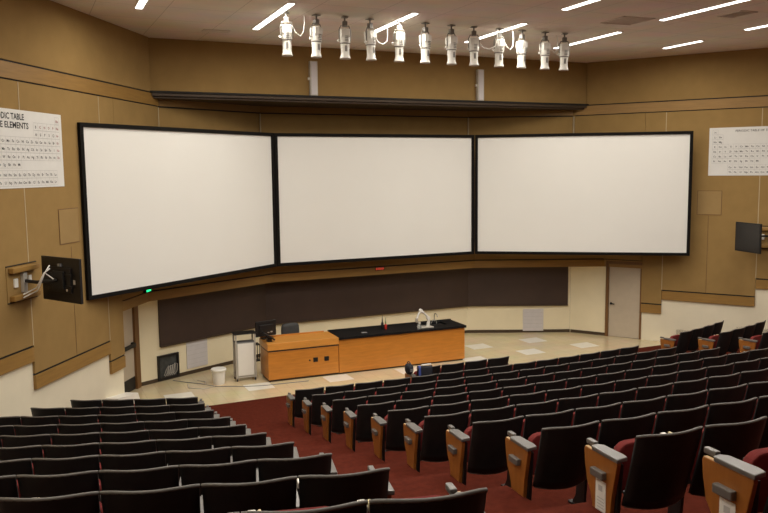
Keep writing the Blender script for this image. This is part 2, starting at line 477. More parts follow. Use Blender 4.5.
def curve_y(i, x, yl):
    xl, xc, xr, xf = row_ends(i)
    if x <= xl: return arc_y('L', i, x, yl)
    if x >= xf: return arc_y('R', i, x, yl)
    if xc <= x <= xr: return arc_y('C', i, x, yl)
    a, b, fa, fb = (xl, xc, 'L', 'C') if x < xc else (xr, xf, 'C', 'R')
    f = (x-a)/(b-a)
    return arc_y(fa, i, a, yl)*(1-f)+arc_y(fb, i, b, yl)*f
def wall_x(y): 
    xe = WX+UX*TK
    return min(xe, WX+(WY-y)*UX/(-UY))
BACK = -.25
NT = 17
def boundary(i):
    pts = []
    for k in range(-110, 111):
        x = k*.1
        y = min(curve_y(i, x, BACK), YV)
        lim = wall_x(y)-.0
        if abs(x) > lim: x = math.copysign(lim, x)
        pts.append((x, max(y, YB)))
    return pts
mb = MB()
for i in range(0, NT):
    f, b = boundary(i-1), boundary(i)
    if i == 0:
        # flat carpet in front of the first tier, at stage level
        fr = [(max(-7.28, min(7.28, x)), YV) for x, y in f]
        n = len(f)
        mb.add([(x, y, 0) for x, y in fr]+[(x, y, 0) for x, y in f], [[k+n, k+1+n, k+1, k] for k in range(n-1)], M['carpet'])
    z = tread(i) if i < NT else tread(i)
    zp = tread(i-1) if i > 0 else 0.
    n = len(f)
    mb.add([(x, y, zp) for x, y in f]+[(x, y, z) for x, y in f], [[k, k+1, k+1+n, k+n] for k in range(n-1)], M['carpet'])       # riser
    mb.add([(x, y, z) for x, y in f]+[(x, y, z) for x, y in b], [[k+n, k+1+n, k+1, k] for k in range(n-1)], M['carpet'])        # tread
struct('floor_tiers', mb)
# half steps in the two aisles
mb = MB()
for i in range(0, 13):
    xl, xc, xr, xf = row_ends(i)
    h = (tread(i+1)-tread(i))*.70
    for a, b in ((xl+.02, xc-.005), (xr+.005, xf-.02)):
        xs = [a+(b-a)*k/6 for k in range(7)]
        fr = [(x, curve_y(i, x, .47)) for x in xs]; bk = [(x, curve_y(i, x, BACK-.01)) for x in xs]
        mb.prism(fr+bk[::-1], tread(i)-.02, tread(i)+h, M['carpet'])
struct('floor_aisle_steps', mb)

# ------------------------------------------------------------------ projection screens
SCL = .975            # the screens hang a little clear of the wall behind them
SW, SH, SZ = 5.6*SCL, 3.171*SCL, CH+(2.48-CH)*SCL
def toward(x, y): return (CX+(x-CX)*SCL, y*SCL)
def screen(label, hinge, ang, flip):
    """local x from 0..SW along the wall, y = into the wall"""
    r = thing('projection_screen', label, 'screen', (hinge[0], hinge[1], SZ), ang, 'projection screens')
    fw = .076
    f = MB()
    f.box((-fw, -.05, -fw), (SW+fw, .03, 0), M['frame'], bev=.006); f.box((-fw, -.05, SH), (SW+fw, .03, SH+fw), M['frame'], bev=.006)
    f.box((-fw, -.05, 0), (0, .03, SH), M['frame']); f.box((SW, -.05, 0), (SW+fw, .03, SH), M['frame'])
    f.obj('frame', None, r)
    MB().box((0, -.012, 0), (SW, .0, SH), M['screen']).obj('screen_surface', None, r)
    return r
screen('large white projection screen in black frame, centre one of the three', toward(-2.8, 19.048), 0, 0)
g = .101
def hp(s, L): return toward(s*(2.8+g+(g+L)*math.cos(TH)), 19.048-(g+L)*math.sin(TH))
screen('large white projection screen angled on the left, over the left door', hp(-1, 5.6), TH, 0)
screen('large white projection screen angled on the right, over the right door', hp(1, 0), -TH, 0)

# ------------------------------------------------------------------ chalkboard, wall panels
mb = MB()
def along(p, q, d): 
    L = math.hypot(q[0]-p[0], q[1]-p[1]); return (p[0]+(q[0]-p[0])*d/L, p[1]+(q[1]-p[1])*d/L)
LL = math.hypot(FRONT[1][0]-LEFTLOW[0], FRONT[1][1]-LEFTLOW[1])
bl = along(FRONT[1], LEFTLOW, 3.22); br_ = along(FRONT[2], FRONT[3], 2.92)
r = thing('chalkboard', 'long dark brown chalkboard across the front wall under the screens', 'chalkboard', (0, 19.6, .83))
for a, b in ((bl, FRONT[1]), (FRONT[1], FRONT[2]), (FRONT[2], br_)):
    mb = MB(); front_run(mb, [a, b], .0, 1.13, M['board'], -.05, -.003)
    for v in mb.v: v.y -= 19.6
    mb.obj('board_panel', None, r)
mb = MB(); front_run(mb, [bl, FRONT[1], FRONT[2], br_], -.03, .0, M['dkbrown'], -.085, -.003)
for v in mb.v: v.y -= 19.6
mb.obj('chalk_rail', None, r)
def wall_T(p, q, d, z):
    """frame on facet p->q at distance d from p: x along, y up, z out of wall into room"""
    e = Vector((q[0]-p[0], q[1]-p[1], 0)).normalized(); n = Vector((e.y, -e.x, 0))
    o = Vector((p[0], p[1], 0))+e*d
    return Matrix(((e.x, 0, n.x, o.x), (e.y, 0, n.y, o.y), (0, 1, 0, z), (0, 0, 0, 1)))
# open black equipment box low on the left facet
T = wall_T(LEFTLOW, FRONT[1], .46, 0)
r = thing('wall_box', 'black-framed equipment box with loose cables low on wall beside left door', 'wall box', T.translation)
Ti = Matrix.Translation(-T.translation) @ T
f = MB()
for a, b in (((0, .03, 0), (.57, .075, .05)), ((0, .56, 0), (.57, .605, .05)), ((0, .075, 0), (.045, .56, .05)), ((.525, .075, 0), (.57, .56, .05))): f.box(a, b, M['black'], Ti)
f.obj('frame', None, r)
MB().box((.045, .075, 0), (.525, .56, .012), M['slate'], Ti).obj('back_plate', None, r)
cb = MB()
for k in range(5):
    x = .16+.06*k
    cb.tube([Ti @ Vector(p) for p in ((x, .12, .03), (x+.05, .25+.03*k, .045), (x+.12, .34, .04), (x+.10, .17, .045), (x+.02, .10, .04))], .008, M['ltgrey'], n=6)
cb.obj('cable', None, r)
# pale lavender panels
for nm, p, q, d, z, lab in (('a', LEFTLOW, FRONT[1], 1.27, .14, 'tall pale grey perforated wall panel under the left end of the chalkboard'),
                            ('b', FRONT[2], FRONT[3], 1.62, .05, 'tall pale grey perforated wall panel under the right end of the chalkboard')):
    T = wall_T(p, q, d, z)
    r = thing('grille_panel', lab, 'wall panel', T.translation, 0, 'grille panels')
    Ti = Matrix.Translation(-T.translation) @ T
    g_ = MB().box((0, 0, 0), (.60, .65, .022), M['lav'], Ti, .004)
    g_.obj('grille', None, r)
    b_ = MB()
    for k in range(1, 6): b_.box((.03, k*.108-.003, .022), (.57, k*.108+.003, .0235), M['inkgrey'], Ti)
    b_.obj('louvre_slots', None, r)

# ------------------------------------------------------------------ lecture desk
RZ = math.radians(-2.2)
DX, DY = -3.76, 17.02
def desk_w(x, y): return (DX+x*math.cos(RZ)-y*math.sin(RZ), DY+x*math.sin(RZ)+y*math.cos(RZ))
r = thing('lectern_cabinet', 'honey wood lectern cabinet at left end of the lecture bench', 'lectern', (DX, DY, 0), RZ)
W1 = 1.69
MB().box((.03, .04, 0), (W1, .72, .05), M['dkbrown']).obj('plinth', None, r)
b_ = MB().box((0, 0, .05), (W1, .76, .70), M['deskwood'], bev=.012)
b_.obj('body', None, r)
MB().box((-.02, -.03, .735), (W1, .76, .90), M['deskedge'], bev=.015).box((0, 0, .70), (W1, .74, .735), M['dkbrown']).obj('top_band', None, r)
MB().box((.0, .715, .90), (W1-.12, .75, .93), M['deskwood'], bev=.008).obj('raised_ledge', None, r)
for x in (1.12, 1.39):
    pl = MB().box((x-.055, -.012, .37), (x+.055, .004, .475), M['black'], bev=.004).obj('outlet_plate', None, r)
    MB().box((x-.03, -.016, .395), (x+.03, -.011, .45), M['darkmetal']).obj('socket', None, pl)
MB().lathe([(.02, -.006), (.02, .002)], M['darkmetal'], Matrix.Translation((.98, -.002, .42)) @ Matrix.Rotation(PI/2, 4, 'X')).obj('lock', None, r)
r = thing('lecture_bench', 'long honey wood lecture bench with black stone top', 'bench', (*desk_w(W1+.012, 0), 0), RZ)
W2 = 3.34
MB().box((0, .04, 0), (W2-.03, .76, .04), M['dkbrown']).obj('plinth', None, r)
MB().box((0, 0, .04), (W2, .80, .84), M['deskwood'], bev=.008).obj('body', None, r)
tp = MB()
sx0, sx1, sy0, sy1 = 2.46, 3.02, .30, .68
for a, b in (((-.0, -.04), (sx0, .84)), ((sx1, -.04), (W2+.03, .84)), ((sx0, -.04), (sx1, sy0)), ((sx0, sy1), (sx1, .84))):
    tp.box((a[0], a[1], .84), (b[0], b[1], .895), M['stone'])
tp.box((-.0, .80, .895), (W2+.03, .84, .915), M['stone'])
tp.obj('worktop', None, r)
sk = MB(); sk.box((sx0, sy0, .842), (sx1, sy1, .852), M['black']); sk.obj('sink', None, r)
fa = MB().tube([(2.86, .745, .895), (2.86, .745, 1.06), (2.86, .70, 1.12), (2.86, .60, 1.11), (2.86, .56, 1.05)], .011, M['steel'])
fa.tube([(2.80, .745, .93), (2.92, .745, .93)], .009, M['steel']); fa.obj('faucet', None, r)

# monitor, arm device, office chair behind the lectern
mx, my = -3.635, 17.60
r = thing('monitor', 'black flat monitor seen from behind on the lectern', 'monitor', (mx, my, .902), math.radians(12))
MB().box((-.265, -.02, .06), (.265, .025, .42), M['black'], bev=.01).box((-.18, -.045, .12), (.18, -.02, .34), M['black'], bev=.015).obj('case', None, r)
MB().tube([(0, -.02, .02), (0, -.03, .2)], .02, M['black']).obj('stand', None, r)
MB().box((-.11, -.10, 0), (.11, .08, .018), M['black'], bev=.006).obj('base', None, r)
MB().box((.02, -.0475, .14), (.07, -.0445, .155), M['ltgrey']).box((.10, -.0475, .14), (.15, -.0445, .17), M['ltgrey']).obj('label_plate', None, r)
r = thing('touch_panel', 'black tilted control panel at left end of the lectern top', 'control panel', (-3.66, 17.24, .902), math.radians(-3))
Tt = Matrix.Translation((0, 0, .115)) @ Matrix.Rotation(math.radians(33), 4, 'Y')
MB().box((-.19, -.11, -.015), (.13, .14, .02), M['black'], Tt, .01).obj('screen_housing', None, r)
MB().box((-.05, -.05, 0), (.05, .08, .09), M['darkmetal']).obj('foot', None, r)

r = thing('office_chair', 'grey swivel office chair behind the lectern', 'chair', (-2.78, 18.42, 0), math.radians(6))
n = 9; vs = []
for layer, off in ((0, 0), (1, .05)):
    for j in range(6):
        for i in range(n):
            u = i/(n-1)*2-1; v = j/5
            wdt = .235*(.88+.12*math.sin(PI*(v*.8+.1)))*(1 if v < .9 else .92)
            vs.append((u*wdt, -off-.05*(1-u*u)+.02, .62+v*.44-(.03*u*u if j == 5 else 0)))
fs = []
for j in range(5):
    for i in range(n-1):
        a = j*n+i; fs.append([a, a+1, a+1+n, a+n]); b = a+6*n; fs.append([b, b+n, b+1+n, b+1])
for i in range(n-1):
    fs.append([i, i+6*n, i+1+6*n, i+1]); a = 5*n+i; fs.append([a, a+1, a+1+6*n, a+6*n])
for j in range(5):
    a = j*n; fs.append([a, a+n, a+n+6*n, a+6*n]); a = j*n+n-1; fs.append([a, a+6*n, a+n+6*n, a+n])
MB().add(vs, fs, M['chairgrey'], None, True).obj('backrest', None, r)
MB().box((-.24, -.02, .44), (.24, .45, .52), M['chairgrey'], bev=.03).obj('seat', None, r)
MB().tube([(0, .2, .10), (0, .2, .44)], .03, M['darkmetal']).tube([(0, .1, .45), (0, -.06, .47), (0, -.06, .70)], .02, M['darkmetal']).obj('column', None, r)
for k in range(5):
    a = 2*PI*k/5+.3
    l = MB().tube([(0, .2, .12), (.28*math.cos(a), .2+.28*math.sin(a), .075)], [.026, .016], M['darkmetal']).obj('leg', None, r)
    MB().lathe([(.028, -.012), (.028, .012)], M['black'], Matrix.Translation((.28*math.cos(a), .2+.28*math.sin(a), .03)) @ Matrix.Rotation(a, 4, 'Z') @ Matrix.Rotation(PI/2, 4, 'X'), 12).obj('caster', None, l)

# equipment cart
r = thing('equipment_cart', 'grey metal rolling cart with white cabinet front, left of the lectern', 'cart', (-4.17, 17.43, 0), math.radians(-3))
f = MB()
for x in (-.22, .22):
    for y in (0, .28):
        f.box((x-.016, y-.016, .07), (x+.016, y+.016, 1.10), M['ltgrey'])
f.box((-.236, -.02, .08), (.236, .30, .11), M['ltgrey']); f.box((-.225, .0, .885), (.225, .28, .895), M['grey'])
f.obj('frame', None, r)
MB().box((-.26, -.03, 1.085), (.26, .30, 1.11), M['darkmetal'], bev=.006).obj('top_tray', None, r)
cbn = MB().box((-.205, .0, .115), (.205, .27, .885), M['ltgrey'], bev=.008).obj('cabinet', None, r)
MB().box((-.185, -.016, .13), (.185, .0, .87), M['white'], bev=.006).obj('door', None, cbn)
s_ = MB().box((.236, .02, .42), (.34, .27, .44), M['darkmetal']).box((.236, .02, .80), (.34, .27, .815), M['darkmetal'])
s_.tube([(.33, .03, .43), (.33, .03, .81)], .009, M['darkmetal']); s_.tube([(.33, .26, .43), (.33, .26, .81)], .009, M['darkmetal'])
s_.obj('side_shelf', None, r)
for x in (-.21, .21):
    for y in (0, .28):
        c_ = MB().lathe([(.035, -.014), (.035, .014)], M['darkmetal'], Matrix.Translation((x, y, .036)) @ Matrix.Rotation(PI/2, 4, 'Y'), 14)
        c_.box((x-.02, y-.02, .055), (x+.02, y+.02, .08), M['steel']); c_.obj('caster', None, r)

# bucket
r = thing('bucket', 'white plastic bucket with lid on the stage floor left of the cart', 'bucket', (-4.80, 17.47, 0))
MB().lathe([(.125, 0), (.128, .01), (.15, .27), (.15, .30)], M['white'], n=24).obj('body', None, r)
MB().lathe([(.165, .30), (.175, .305), (.175, .34), (.165, .355), (.15, .357)], M['white'], n=24).obj('lid', None, r)
MB().tube([(.153*math.cos(a), .153*math.sin(a)*.55-.10, .26-.13*math.sin(a)) for a in [PI*k/10 for k in range(11)]], .004, M['ltgrey'], n=5).obj('handle', None, r)
# cable on the stage floor
pts = [(-5.70, 18.2, .008), (-5.45, 17.9, .008), (-5.18, 17.62, .008), (-4.9, 17.22, .008), (-4.62, 17.10, .008), (-4.3, 16.92, .008), (-3.9, 16.82, .008), (-3.4, 16.78, .008), (-2.9, 16.74, .008)]
tag(MB().tube(pts, .008, M['grey'], n=6).obj('floor_cable'), 'thin grey cable lying across the stage floor from wall box to lectern', 'cable')
pts = [(-5.2, 17.95, .008), (-5.05, 17.75, .008), (-5.1, 17.5, .008), (-4.95, 17.25, .008), (-5.2, 17.15, .008), (-5.5, 17.4, .008), (-5.45, 17.75, .008)]
tag(MB().tube(pts, .007, M['ltgrey'], n=6).obj('floor_cable'), 'pale looped cable on the stage floor beside the white bucket', 'cable')

# things on the bench
BT = .897
def on_bench(x, y): return desk_w(W1+.012+x, y)
bx, by = on_bench(2.50, .18)
r = thing('document_camera', 'white jointed arm document camera on the black bench top', 'document camera', (*on_bench(2.36, .20), BT), RZ)
MB().box((-.20, -.14, 0), (.16, .13, .022), M['ltgrey'], bev=.008).obj('base', None, r)
a_ = MB()
a_.tube([(.07, .04, .02), (.09, .03, .14), (.075, .02, .22)], [.042, .038, .034], M['white'])
a_.tube([(.075, .02, .22), (-.02, .0, .33), (-.15, -.02, .43)], [.036, .028, .034], M['white'])
a_.tube([(-.15, -.02, .43), (-.21, -.03, .35), (-.27, -.04, .22)], [.034, .024, .026], M['white'])
a_.obj('arm', None, r)
j_ = MB()
for p in ((.075, .02, .22), (-.15, -.02, .43)):
    j_.lathe([(.042, -.035), (.046, -.03), (.046, .03), (.042, .035)], M['white'], Matrix.Translation(p) @ Matrix.Rotation(PI/2, 4, 'X'), 16)
j_.obj('joint', None, r)
MB().lathe([(.03, -.05), (.036, -.04), (.03, .05)], M['ltgrey'], Matrix.Translation((-.27, -.04, .20)), 14).obj('camera_head', None, r)
MB().tube([(.16, .05, .06), (.22, .06, .16), (.30, .05, .15), (.32, .04, .05)], .006, M['ltgrey'], n=6).obj('cable', None, r)
r = thing('glass_jar', 'small clear glass jar on bench left of document camera', 'jar', (*on_bench(2.11, .05), BT))
MB().lathe([(.045, 0), (.05, .01), (.05, .10), (.03, .125), (.03, .14)], M['glass'], n=18).obj('body', None, r)
MB().lathe([(.035, .14), (.036, .165), (.03, .17)], M['ltgrey'], n=18).obj('lid', None, r)
for (x, y, ml, lab, h) in ((1.28, .42, 'black', 'dark squeeze bottle on the bench, left of red bottle', .20), (1.36, .40, 'bottlered', 'red bottle with green nozzle on the bench top', .14)):
    r = thing('bottle', lab, 'bottle', (*on_bench(x, y), BT))
    MB().lathe([(.030, 0), (.034, .01), (.034, h*.75), (.014, h*.95), (.013, h)], M[ml], n=16).obj('body', None, r)
    MB().lathe([(.016, h), (.015, h+.03), (.006, h+.09), (.004, h+.15)], M['bottlegreen' if ml == 'bottlered' else 'darkmetal'], n=12).obj('nozzle', None, r)
tag(MB().box((-.07, -.05, 0), (.07, .05, .012), M['grey'], bev=.004).obj('remote_pad'), 'small dark pad lying on the black bench top near the lectern', 'pad')
o = bpy.data.objects['remote_pad']; o.location = (*on_bench(.72, .22), BT); o.rotation_euler = (0, 0, RZ)

# backpack and papers in front of the first centre row
def puff(cx_, cy_, cz_, rx, ry, rz_, m, mb, e=2.6):
    vs = []; fs = []; nu, nv = 16, 9
    for j in range(nv):
        ph = -PI/2+PI*j/(nv-1)
        for i in range(nu):
            t = 2*PI*i/nu
            sg = lambda v: math.copysign(abs(v)**(2/e), v)
            vs.append((cx_+rx*sg(math.cos(ph))*sg(math.cos(t)), cy_+ry*sg(math.cos(ph))*sg(math.sin(t)), cz_+rz_*sg(math.sin(ph))))
    for j in range(nv-1):
        for i in range(nu): fs.append([j*nu+i, j*nu+(i+1) % nu, (j+1)*nu+(i+1) % nu, (j+1)*nu+i])
    mb.add(vs, fs, m, None, True); return mb
# ------------------------------------------------------------------ wall monitors, posters, vents, speakers
def tv(label, center, edge, w, h, wallpts, flip, backface):
    e = Vector((edge[0], edge[1], 0)).normalized()
    # local x along edge (to the right as the camera sees it), y away from the camera side
    ang = math.atan2(e.y, e.x)
    r = thing('wall_monitor', label, 'monitor', (center[0], center[1], center[2]-h/2), ang, 'confidence monitors')
    c_ = MB().box((-w/2, 0, 0), (w/2, .045, h), M['black'], bev=.01); c_.obj('case', None, r)
    if backface:   # camera sees the back
        p_ = MB()
        p_.box((-w*.30, -.03, h*.22), (w*.30, 0, h*.78), M['black'], bev=.01)
        p_.box((-w*.12, -.07, h*.30), (w*.16, -.03, h*.70), M['darkmetal'], bev=.006)
        p_.box((-w*.35, -.045, h*.60), (w*.35, -.03, h*.65), M['darkmetal']); p_.box((-w*.35, -.045, h*.34), (w*.35, -.03, h*.39), M['darkmetal'])
        p_.obj('rear_bracket', None, r)
        MB().box((w*.33, -.004, h*.42), (w*.38, 0, h*.52), M['ltgrey']).box((w*.18, -.034, h*.26), (w*.22, -.028, h*.31), M['white']).box((-w*.02, -.034, h*.80), (w*.05, -.002, h*.86), M['grey']).obj('label_plate', None, r)
    else:
        MB().box((-w/2+.03, -.004, .035), (w/2-.03, 0, h-.03), M['screenoff']).obj('screen_panel', None, r)
    return r, ang
# left: its back faces us
r, ang = tv('black wall monitor on the left wall, seen from behind with loose white cables', (-8.16, 13.40, 3.12), (.50, -.87), 1.04, .71, None, 0, True)
inv = (Matrix.Translation(r.location) @ Matrix.Rotation(ang, 4, 'Z')).inverted()
arm = MB()
wm = wp(-1, 5.14, .12)
W_ = lambda p: inv @ Vector(p)
ctr = Vector((-8.16, 13.40, 3.12))
nb = Vector((-.87, -.5, 0))
arm.tube([W_((wm[0], wm[1], 3.10)), W_(((wm[0]+ctr.x)/2-.1, (wm[1]+ctr.y)/2-.12, 3.10)), W_(ctr+nb*.07)], .028, M['darkmetal'])
arm.obj('swing_arm', None, r)
cab = MB()
for k, dz in enumerate((0, .05)):
    a = Vector((wm[0]-.05, wm[1]-.2, 2.86+dz)); b = ctr+nb*.12+Vector((0, 0, .1))
    cab.tube([W_(a), W_(a+Vector((.2, .1, .08))), W_((a+b)/2+Vector((0, -.1, -.03+.04*k))), W_((a*.3+b*.7)+Vector((0, -.05, .12))), W_(b+Vector((-.05, 0, .14-.05*k))), W_(b+Vector((-.12, .05, .02))), W_(b+Vector((0, .0, -.08)))], .011, M['white'], n=6)
cab.obj('cable', None, r)
# right: dark screen faces us
r, ang = tv('dark wall monitor on an arm at the right wall, screen facing the room', (7.62, 13.87, 3.03), (-.2, -.98), .92, .73, None, 0, False)
inv = (Matrix.Translation(r.location) @ Matrix.Rotation(ang, 4, 'Z')).inverted()
wm2 = wp(1, 4.85, .12)
ctr = Vector((7.62, 13.87, 3.04)); nb2 = Vector((.98, -.2, 0))
MB().tube([W_((wm2[0], wm2[1], 3.02)), W_((wm2[0]-.15, wm2[1]+.1, 3.02)), W_(ctr+nb2*.05)], .028, M['darkmetal']).obj('swing_arm', None, r)
MB().box((-.2, .045, .2), (.2, .075, .46), M['darkmetal'], bev=.006).obj('rear_bracket', None, r)

def wallmount(s, t, z, label):
    q = wp(s, t, .046)
    e = Vector((s*UX, UY, 0))*(-1 if s < 0 else 1)
    n = Vector((-s*.84, -.543, 0))
    T = Matrix(((e.x, 0, n.x, q[0]), (e.y, 0, n.y, q[1]), (0, 1, 0, z), (0, 0, 0, 1)))
    r = thing('wall_mount', label, 'wall mount', T.translation, 0, 'monitor wall mounts')
    Ti = Matrix.Translation(-T.translation) @ T
    MB().box((-.40, -.28, 0), (.40, .28, .012), M['tan'], Ti).box((-.40, -.295, 0), (.40, -.28, .02), M['reveal'], Ti).box((-.40, .28, 0), (.40, .295, .02), M['reveal'], Ti).obj('back_plate', None, r)
    for z_ in (-.22, .22):
        MB().box((-.36, z_-.045, .012), (.36, z_+.045, .11), M['gold'], Ti, .02).obj('rail', None, r)
    MB().box((-.05, -.16, .012), (.05, .16, .07), M['ltgrey'], Ti, .006).obj('upright', None, r)
    MB().box((-.24, -.06, .012), (-.15, .08, .04), M['white'], Ti, .006).obj('outlet_plate', None, r)
    MB().box((.15, -.03, .012), (.22, .09, .04), M['white'], Ti, .006).obj('outlet_plate', None, r)
wallmount(-1, 5.14, 3.08, 'wooden rail wall mount with white outlets beside the left wall monitor')
wallmount(1, 4.85, 2.98, 'wooden rail wall mount holding the right wall monitor')

def access_panel(s, t0, t1, z0, z1, label):
    a, b = wp(s, t0, .046), wp(s, t1, .046)
    n = Vector((-s*.84, -.543, 0)); e = Vector((b[0]-a[0], b[1]-a[1], 0)); L = e.length; e.normalize()
    T = Matrix(((e.x, n.x, 0, a[0]), (e.y, n.y, 0, a[1]), (0, 0, 1, z0), (0, 0, 0, 1)))
    r = thing('access_panel', label, 'wall panel', T.translation, 0, 'access panels')
    Ti = Matrix.Translation(-T.translation) @ T
    h = z1-z0; w = .014
    f = MB()
    for p, q in (((0, 0), (L, w)), ((0, h-w), (L, h)), ((0, w), (w, h-w)), ((L-w, w), (L, h-w))): f.box((p[0], 0, p[1]), (q[0], .006, q[1]), M['jamb'], Ti)
    f.obj('frame', None, r)
    MB().box((w, 0, w), (L-w, .010, h-w), M['tanlt'], Ti).obj('cover', None, r)
M['tanlt'] = mat('tan_fabric_pale', (.34, .225, .095), .9, var=.05, scale=3, spec=.15)
access_panel(-1, 3.33, 3.98, 3.56, 4.18, 'square tan cover panel on left wall below the periodic table')
access_panel(1, 3.05, 3.66, 3.52, 4.16, 'square tan cover panel on right wall beside the screen')

EL_ = {1: 'H _ _ _ _ _ _ _ _ _ _ _ _ _ _ _ _ He', 2: 'Li Be _ _ _ _ _ _ _ _ _ _ B C N O F Ne', 3: 'Na Mg _ _ _ _ _ _ _ _ _ _ Al Si P S Cl Ar',
       4: 'K Ca Sc Ti V Cr Mn Fe Co Ni Cu Zn Ga Ge As Se Br Kr', 5: 'Rb Sr Y Zr Nb Mo Tc Ru Rh Pd Ag Cd In Sn Sb Te I Xe',
       6: 'Cs Ba La Hf Ta W Re Os Ir Pt Au Hg Tl Pb Bi Po At Rn', 7: 'Fr Ra Ac Rf Db Sg Bh Hs Mt _ _ _ _ _ _ _ _ _'}
FB = ['Ce Pr Nd Pm Sm Eu Gd Tb Dy Ho Er Tm Yb Lu', 'Th Pa U Np Pu Am Cm Bk Cf Es Fm Md No Lr']
def poster(s, tl, w, z0, h, label, big):
    """tl: wall distance of the edge nearest the front"""
    n = Vector((-s*.84, -.543, 0))
    if s < 0: p = wp(s, tl+w, .048); e = Vector((UX, -UY, 0))
    else: p = wp(s, tl, .048); e = Vector((UX, UY, 0))
    T = Matrix(((e.x, 0, n.x, p[0]), (e.y, 0, n.y, p[1]), (0, 1, 0, z0), (0, 0, 0, 1)))
    r = thing('periodic_table_poster', label, 'poster', T.translation, 0, 'periodic table posters')
    Ti = Matrix.Translation(-T.translation) @ T
    MB().box((0, 0, 0), (w, h, .006), M['paper'], Ti).obj('sheet', None, r)
    Tt = Ti @ Matrix.Translation((0, 0, .008))
    tm = MB()
    if big:
        put_text(tm, 'PERIODIC TABLE', .135, w*.555, h*.875, M['ink'], Tt, .022, 'r', .92)
        put_text(tm, 'OF THE ELEMENTS', .135, w*.60, h*.765, M['ink'], Tt, .022, 'r', 1.02)
    else:
        put_text(tm, 'PERIODIC TABLE OF THE ELEMENTS', .075, w*.5, h*.905, M['ink'], Tt, .006, 'c', 1.0)
    tm.obj('title', None, r)
    cw = (w-.16)/18; rh = h*.098
    cell = MB(); sym = MB()
    def put(c, y, sname, red):
        x = .08+c*cw
        for a, b in (((x, y), (x+cw, y+.004)), ((x, y+rh), (x+cw, y+rh+.004)), ((x, y), (x+.004, y+rh)), ((x+cw, y), (x+cw+.004, y+rh))):
            cell.add([(a[0], a[1], 0), (b[0], a[1], 0), (b[0], b[1], 0), (a[0], b[1], 0)], [[0, 1, 2, 3]], M['inkgrey'], Tt)
        put_text(sym, sname, .062, x+cw*.5, y+rh*.28, M['inkred'] if red else M['ink'], Tt, .012, 'c')
    for k in range(1, 8):
        for c, sname in enumerate(EL_[k].split()):
            if sname != '_': put(c, h*(.955-.1*k)-.0, sname, big and c in (17,) or (big and k < 3 and c > 12))
    for k in range(2):
        for c, sname in enumerate(FB[k].split()): put(c+3, h*(.125-.1*k), sname, False)
    off = len(cell.v)
    cell.v += sym.v; ks = [cell.midx(m_) for m_ in sym.mats]
    cell.f += [[i_+off for i_ in f_] for f_ in sym.f]; cell.mi += [ks[i_] for i_ in sym.mi]; cell.sm += sym.sm
    cell.obj('printed_table', None, r)
poster(-1, 3.74, 2.45, 4.57, 1.23, 'periodic table poster on left wall with two-line title', True)
poster(1, 3.30, 2.45, 4.55, 1.23, 'periodic table poster on right wall with one-line title', False)

# column speakers standing on the ledge
for x, lab in ((-2.19, 'slim grey column speaker on the ledge above centre screen, left one'), (2.43, 'slim grey column speaker on the ledge above centre screen, right one')):
    r = thing('column_speaker', lab, 'speaker', (x, WY-.12, ZBT+.05), 0, 'column speakers')
    MB().box((-.095, -.0, 0), (.095, .11, .80), M['ltgrey'], bev=.01).obj('cabinet', None, r)
    MB().box((-.065, -.012, .02), (.065, .0, .78), M['lav'], bev=.004).obj('grille', None, r)
    MB().box((-.13, .03, .36), (-.095, .09, .42), M['white'], bev=.004).obj('bracket', None, r)

# little glowing signs
GS = (-6.426, 17.34)
r = thing('lit_sign', 'small green illuminated sign at left end of the soffit below left screen', 'sign', (GS[0], GS[1], 2.215), 0)
r.rotation_euler = (0, 0, math.radians(57))
MB().box((-.03, -.12, 0), (.24, -.06, .12), M['black'], bev=.004).obj('housing', None, r)
MB().box((0, -.123, .03), (.21, -.119, .095), M['green']).obj('lit_face', None, r)
r = thing('lit_display', 'small red illuminated display on the soffit under centre screen', 'display', (-.03, HY-.05, 2.12))
MB().box((-.13, -.03, 0), (.13, 0, .085), M['dkbrown'], bev=.004).obj('housing', None, r)
f = MB()
for x in (-.10, -.035, .025, .085):
    for a, b in (((x-.016, .016), (x+.016, .024)), ((x-.016, .039), (x+.016, .047)), ((x-.016, .062), (x+.016, .07)), ((x-.02, .018), (x-.012, .068)), ((x+.012, .018), (x+.02, .068))):
        f.box((a[0], -.033, a[1]), (b[0], -.0305, b[1]), M['red'])
f.obj('lit_digits', None, r)

# ------------------------------------------------------------------ ceiling fixtures
POWER, SPREAD = 29., 174.
def strip(x, y0, y1, dx, label, joint=True):
    """recessed linear light; dx: sideways drift over its length"""
    r = thing('ceiling_light', label, 'ceiling light', (x, (y0+y1)/2, ZC), 0, 'linear ceiling lights')
    L = abs(y1-y0)-.1
    ang = math.atan2(-dx, L)
    r.rotation_euler = (0, 0, ang)
    MB().box((-.085, -L/2-.03, -.012), (-.06, L/2+.03, .03), M['white']).box((.06, -L/2-.03, -.012), (.085, L/2+.03, .03), M['white']).box((-.06, -L/2-.03, -.012), (.06, -L/2, .03), M['white']).box((-.06, L/2, -.012), (.06, L/2+.03, .03), M['white']).obj('housing', None, r)
    l = bpy.data.lights.new('strip_lamp', 'AREA'); l.shape = 'RECTANGLE'; l.size = .11; l.size_y = L
    l.energy = POWER*L; l.color = (1., .95, .85); l.spread = math.radians(SPREAD)
    lo = bpy.data.objects.new('strip_lamp', l); COL.objects.link(lo); lo.location = (x, (y0+y1)/2, ZC-.03); lo.rotation_euler = (0, 0, ang)
    segs = [(-L/2, -.02), (.02, L/2)] if joint else [(-L/2, L/2)]
    for a, b in segs:
        d_ = MB().box((-.055, a, -.02), (.055, b, .0), M['tube']).obj('diffuser', None, r)
strip(-4.13, 13.46, 16.23, .1, 'long lit ceiling strip over the leftmost spotlight')
strip(-1.71, 13.44, 15.80, .1, 'long lit ceiling strip second from left, over the fourth spotlight')
strip(.83, 13.57, 16.12, .1, 'long lit ceiling strip third from left, over the eighth spotlight')
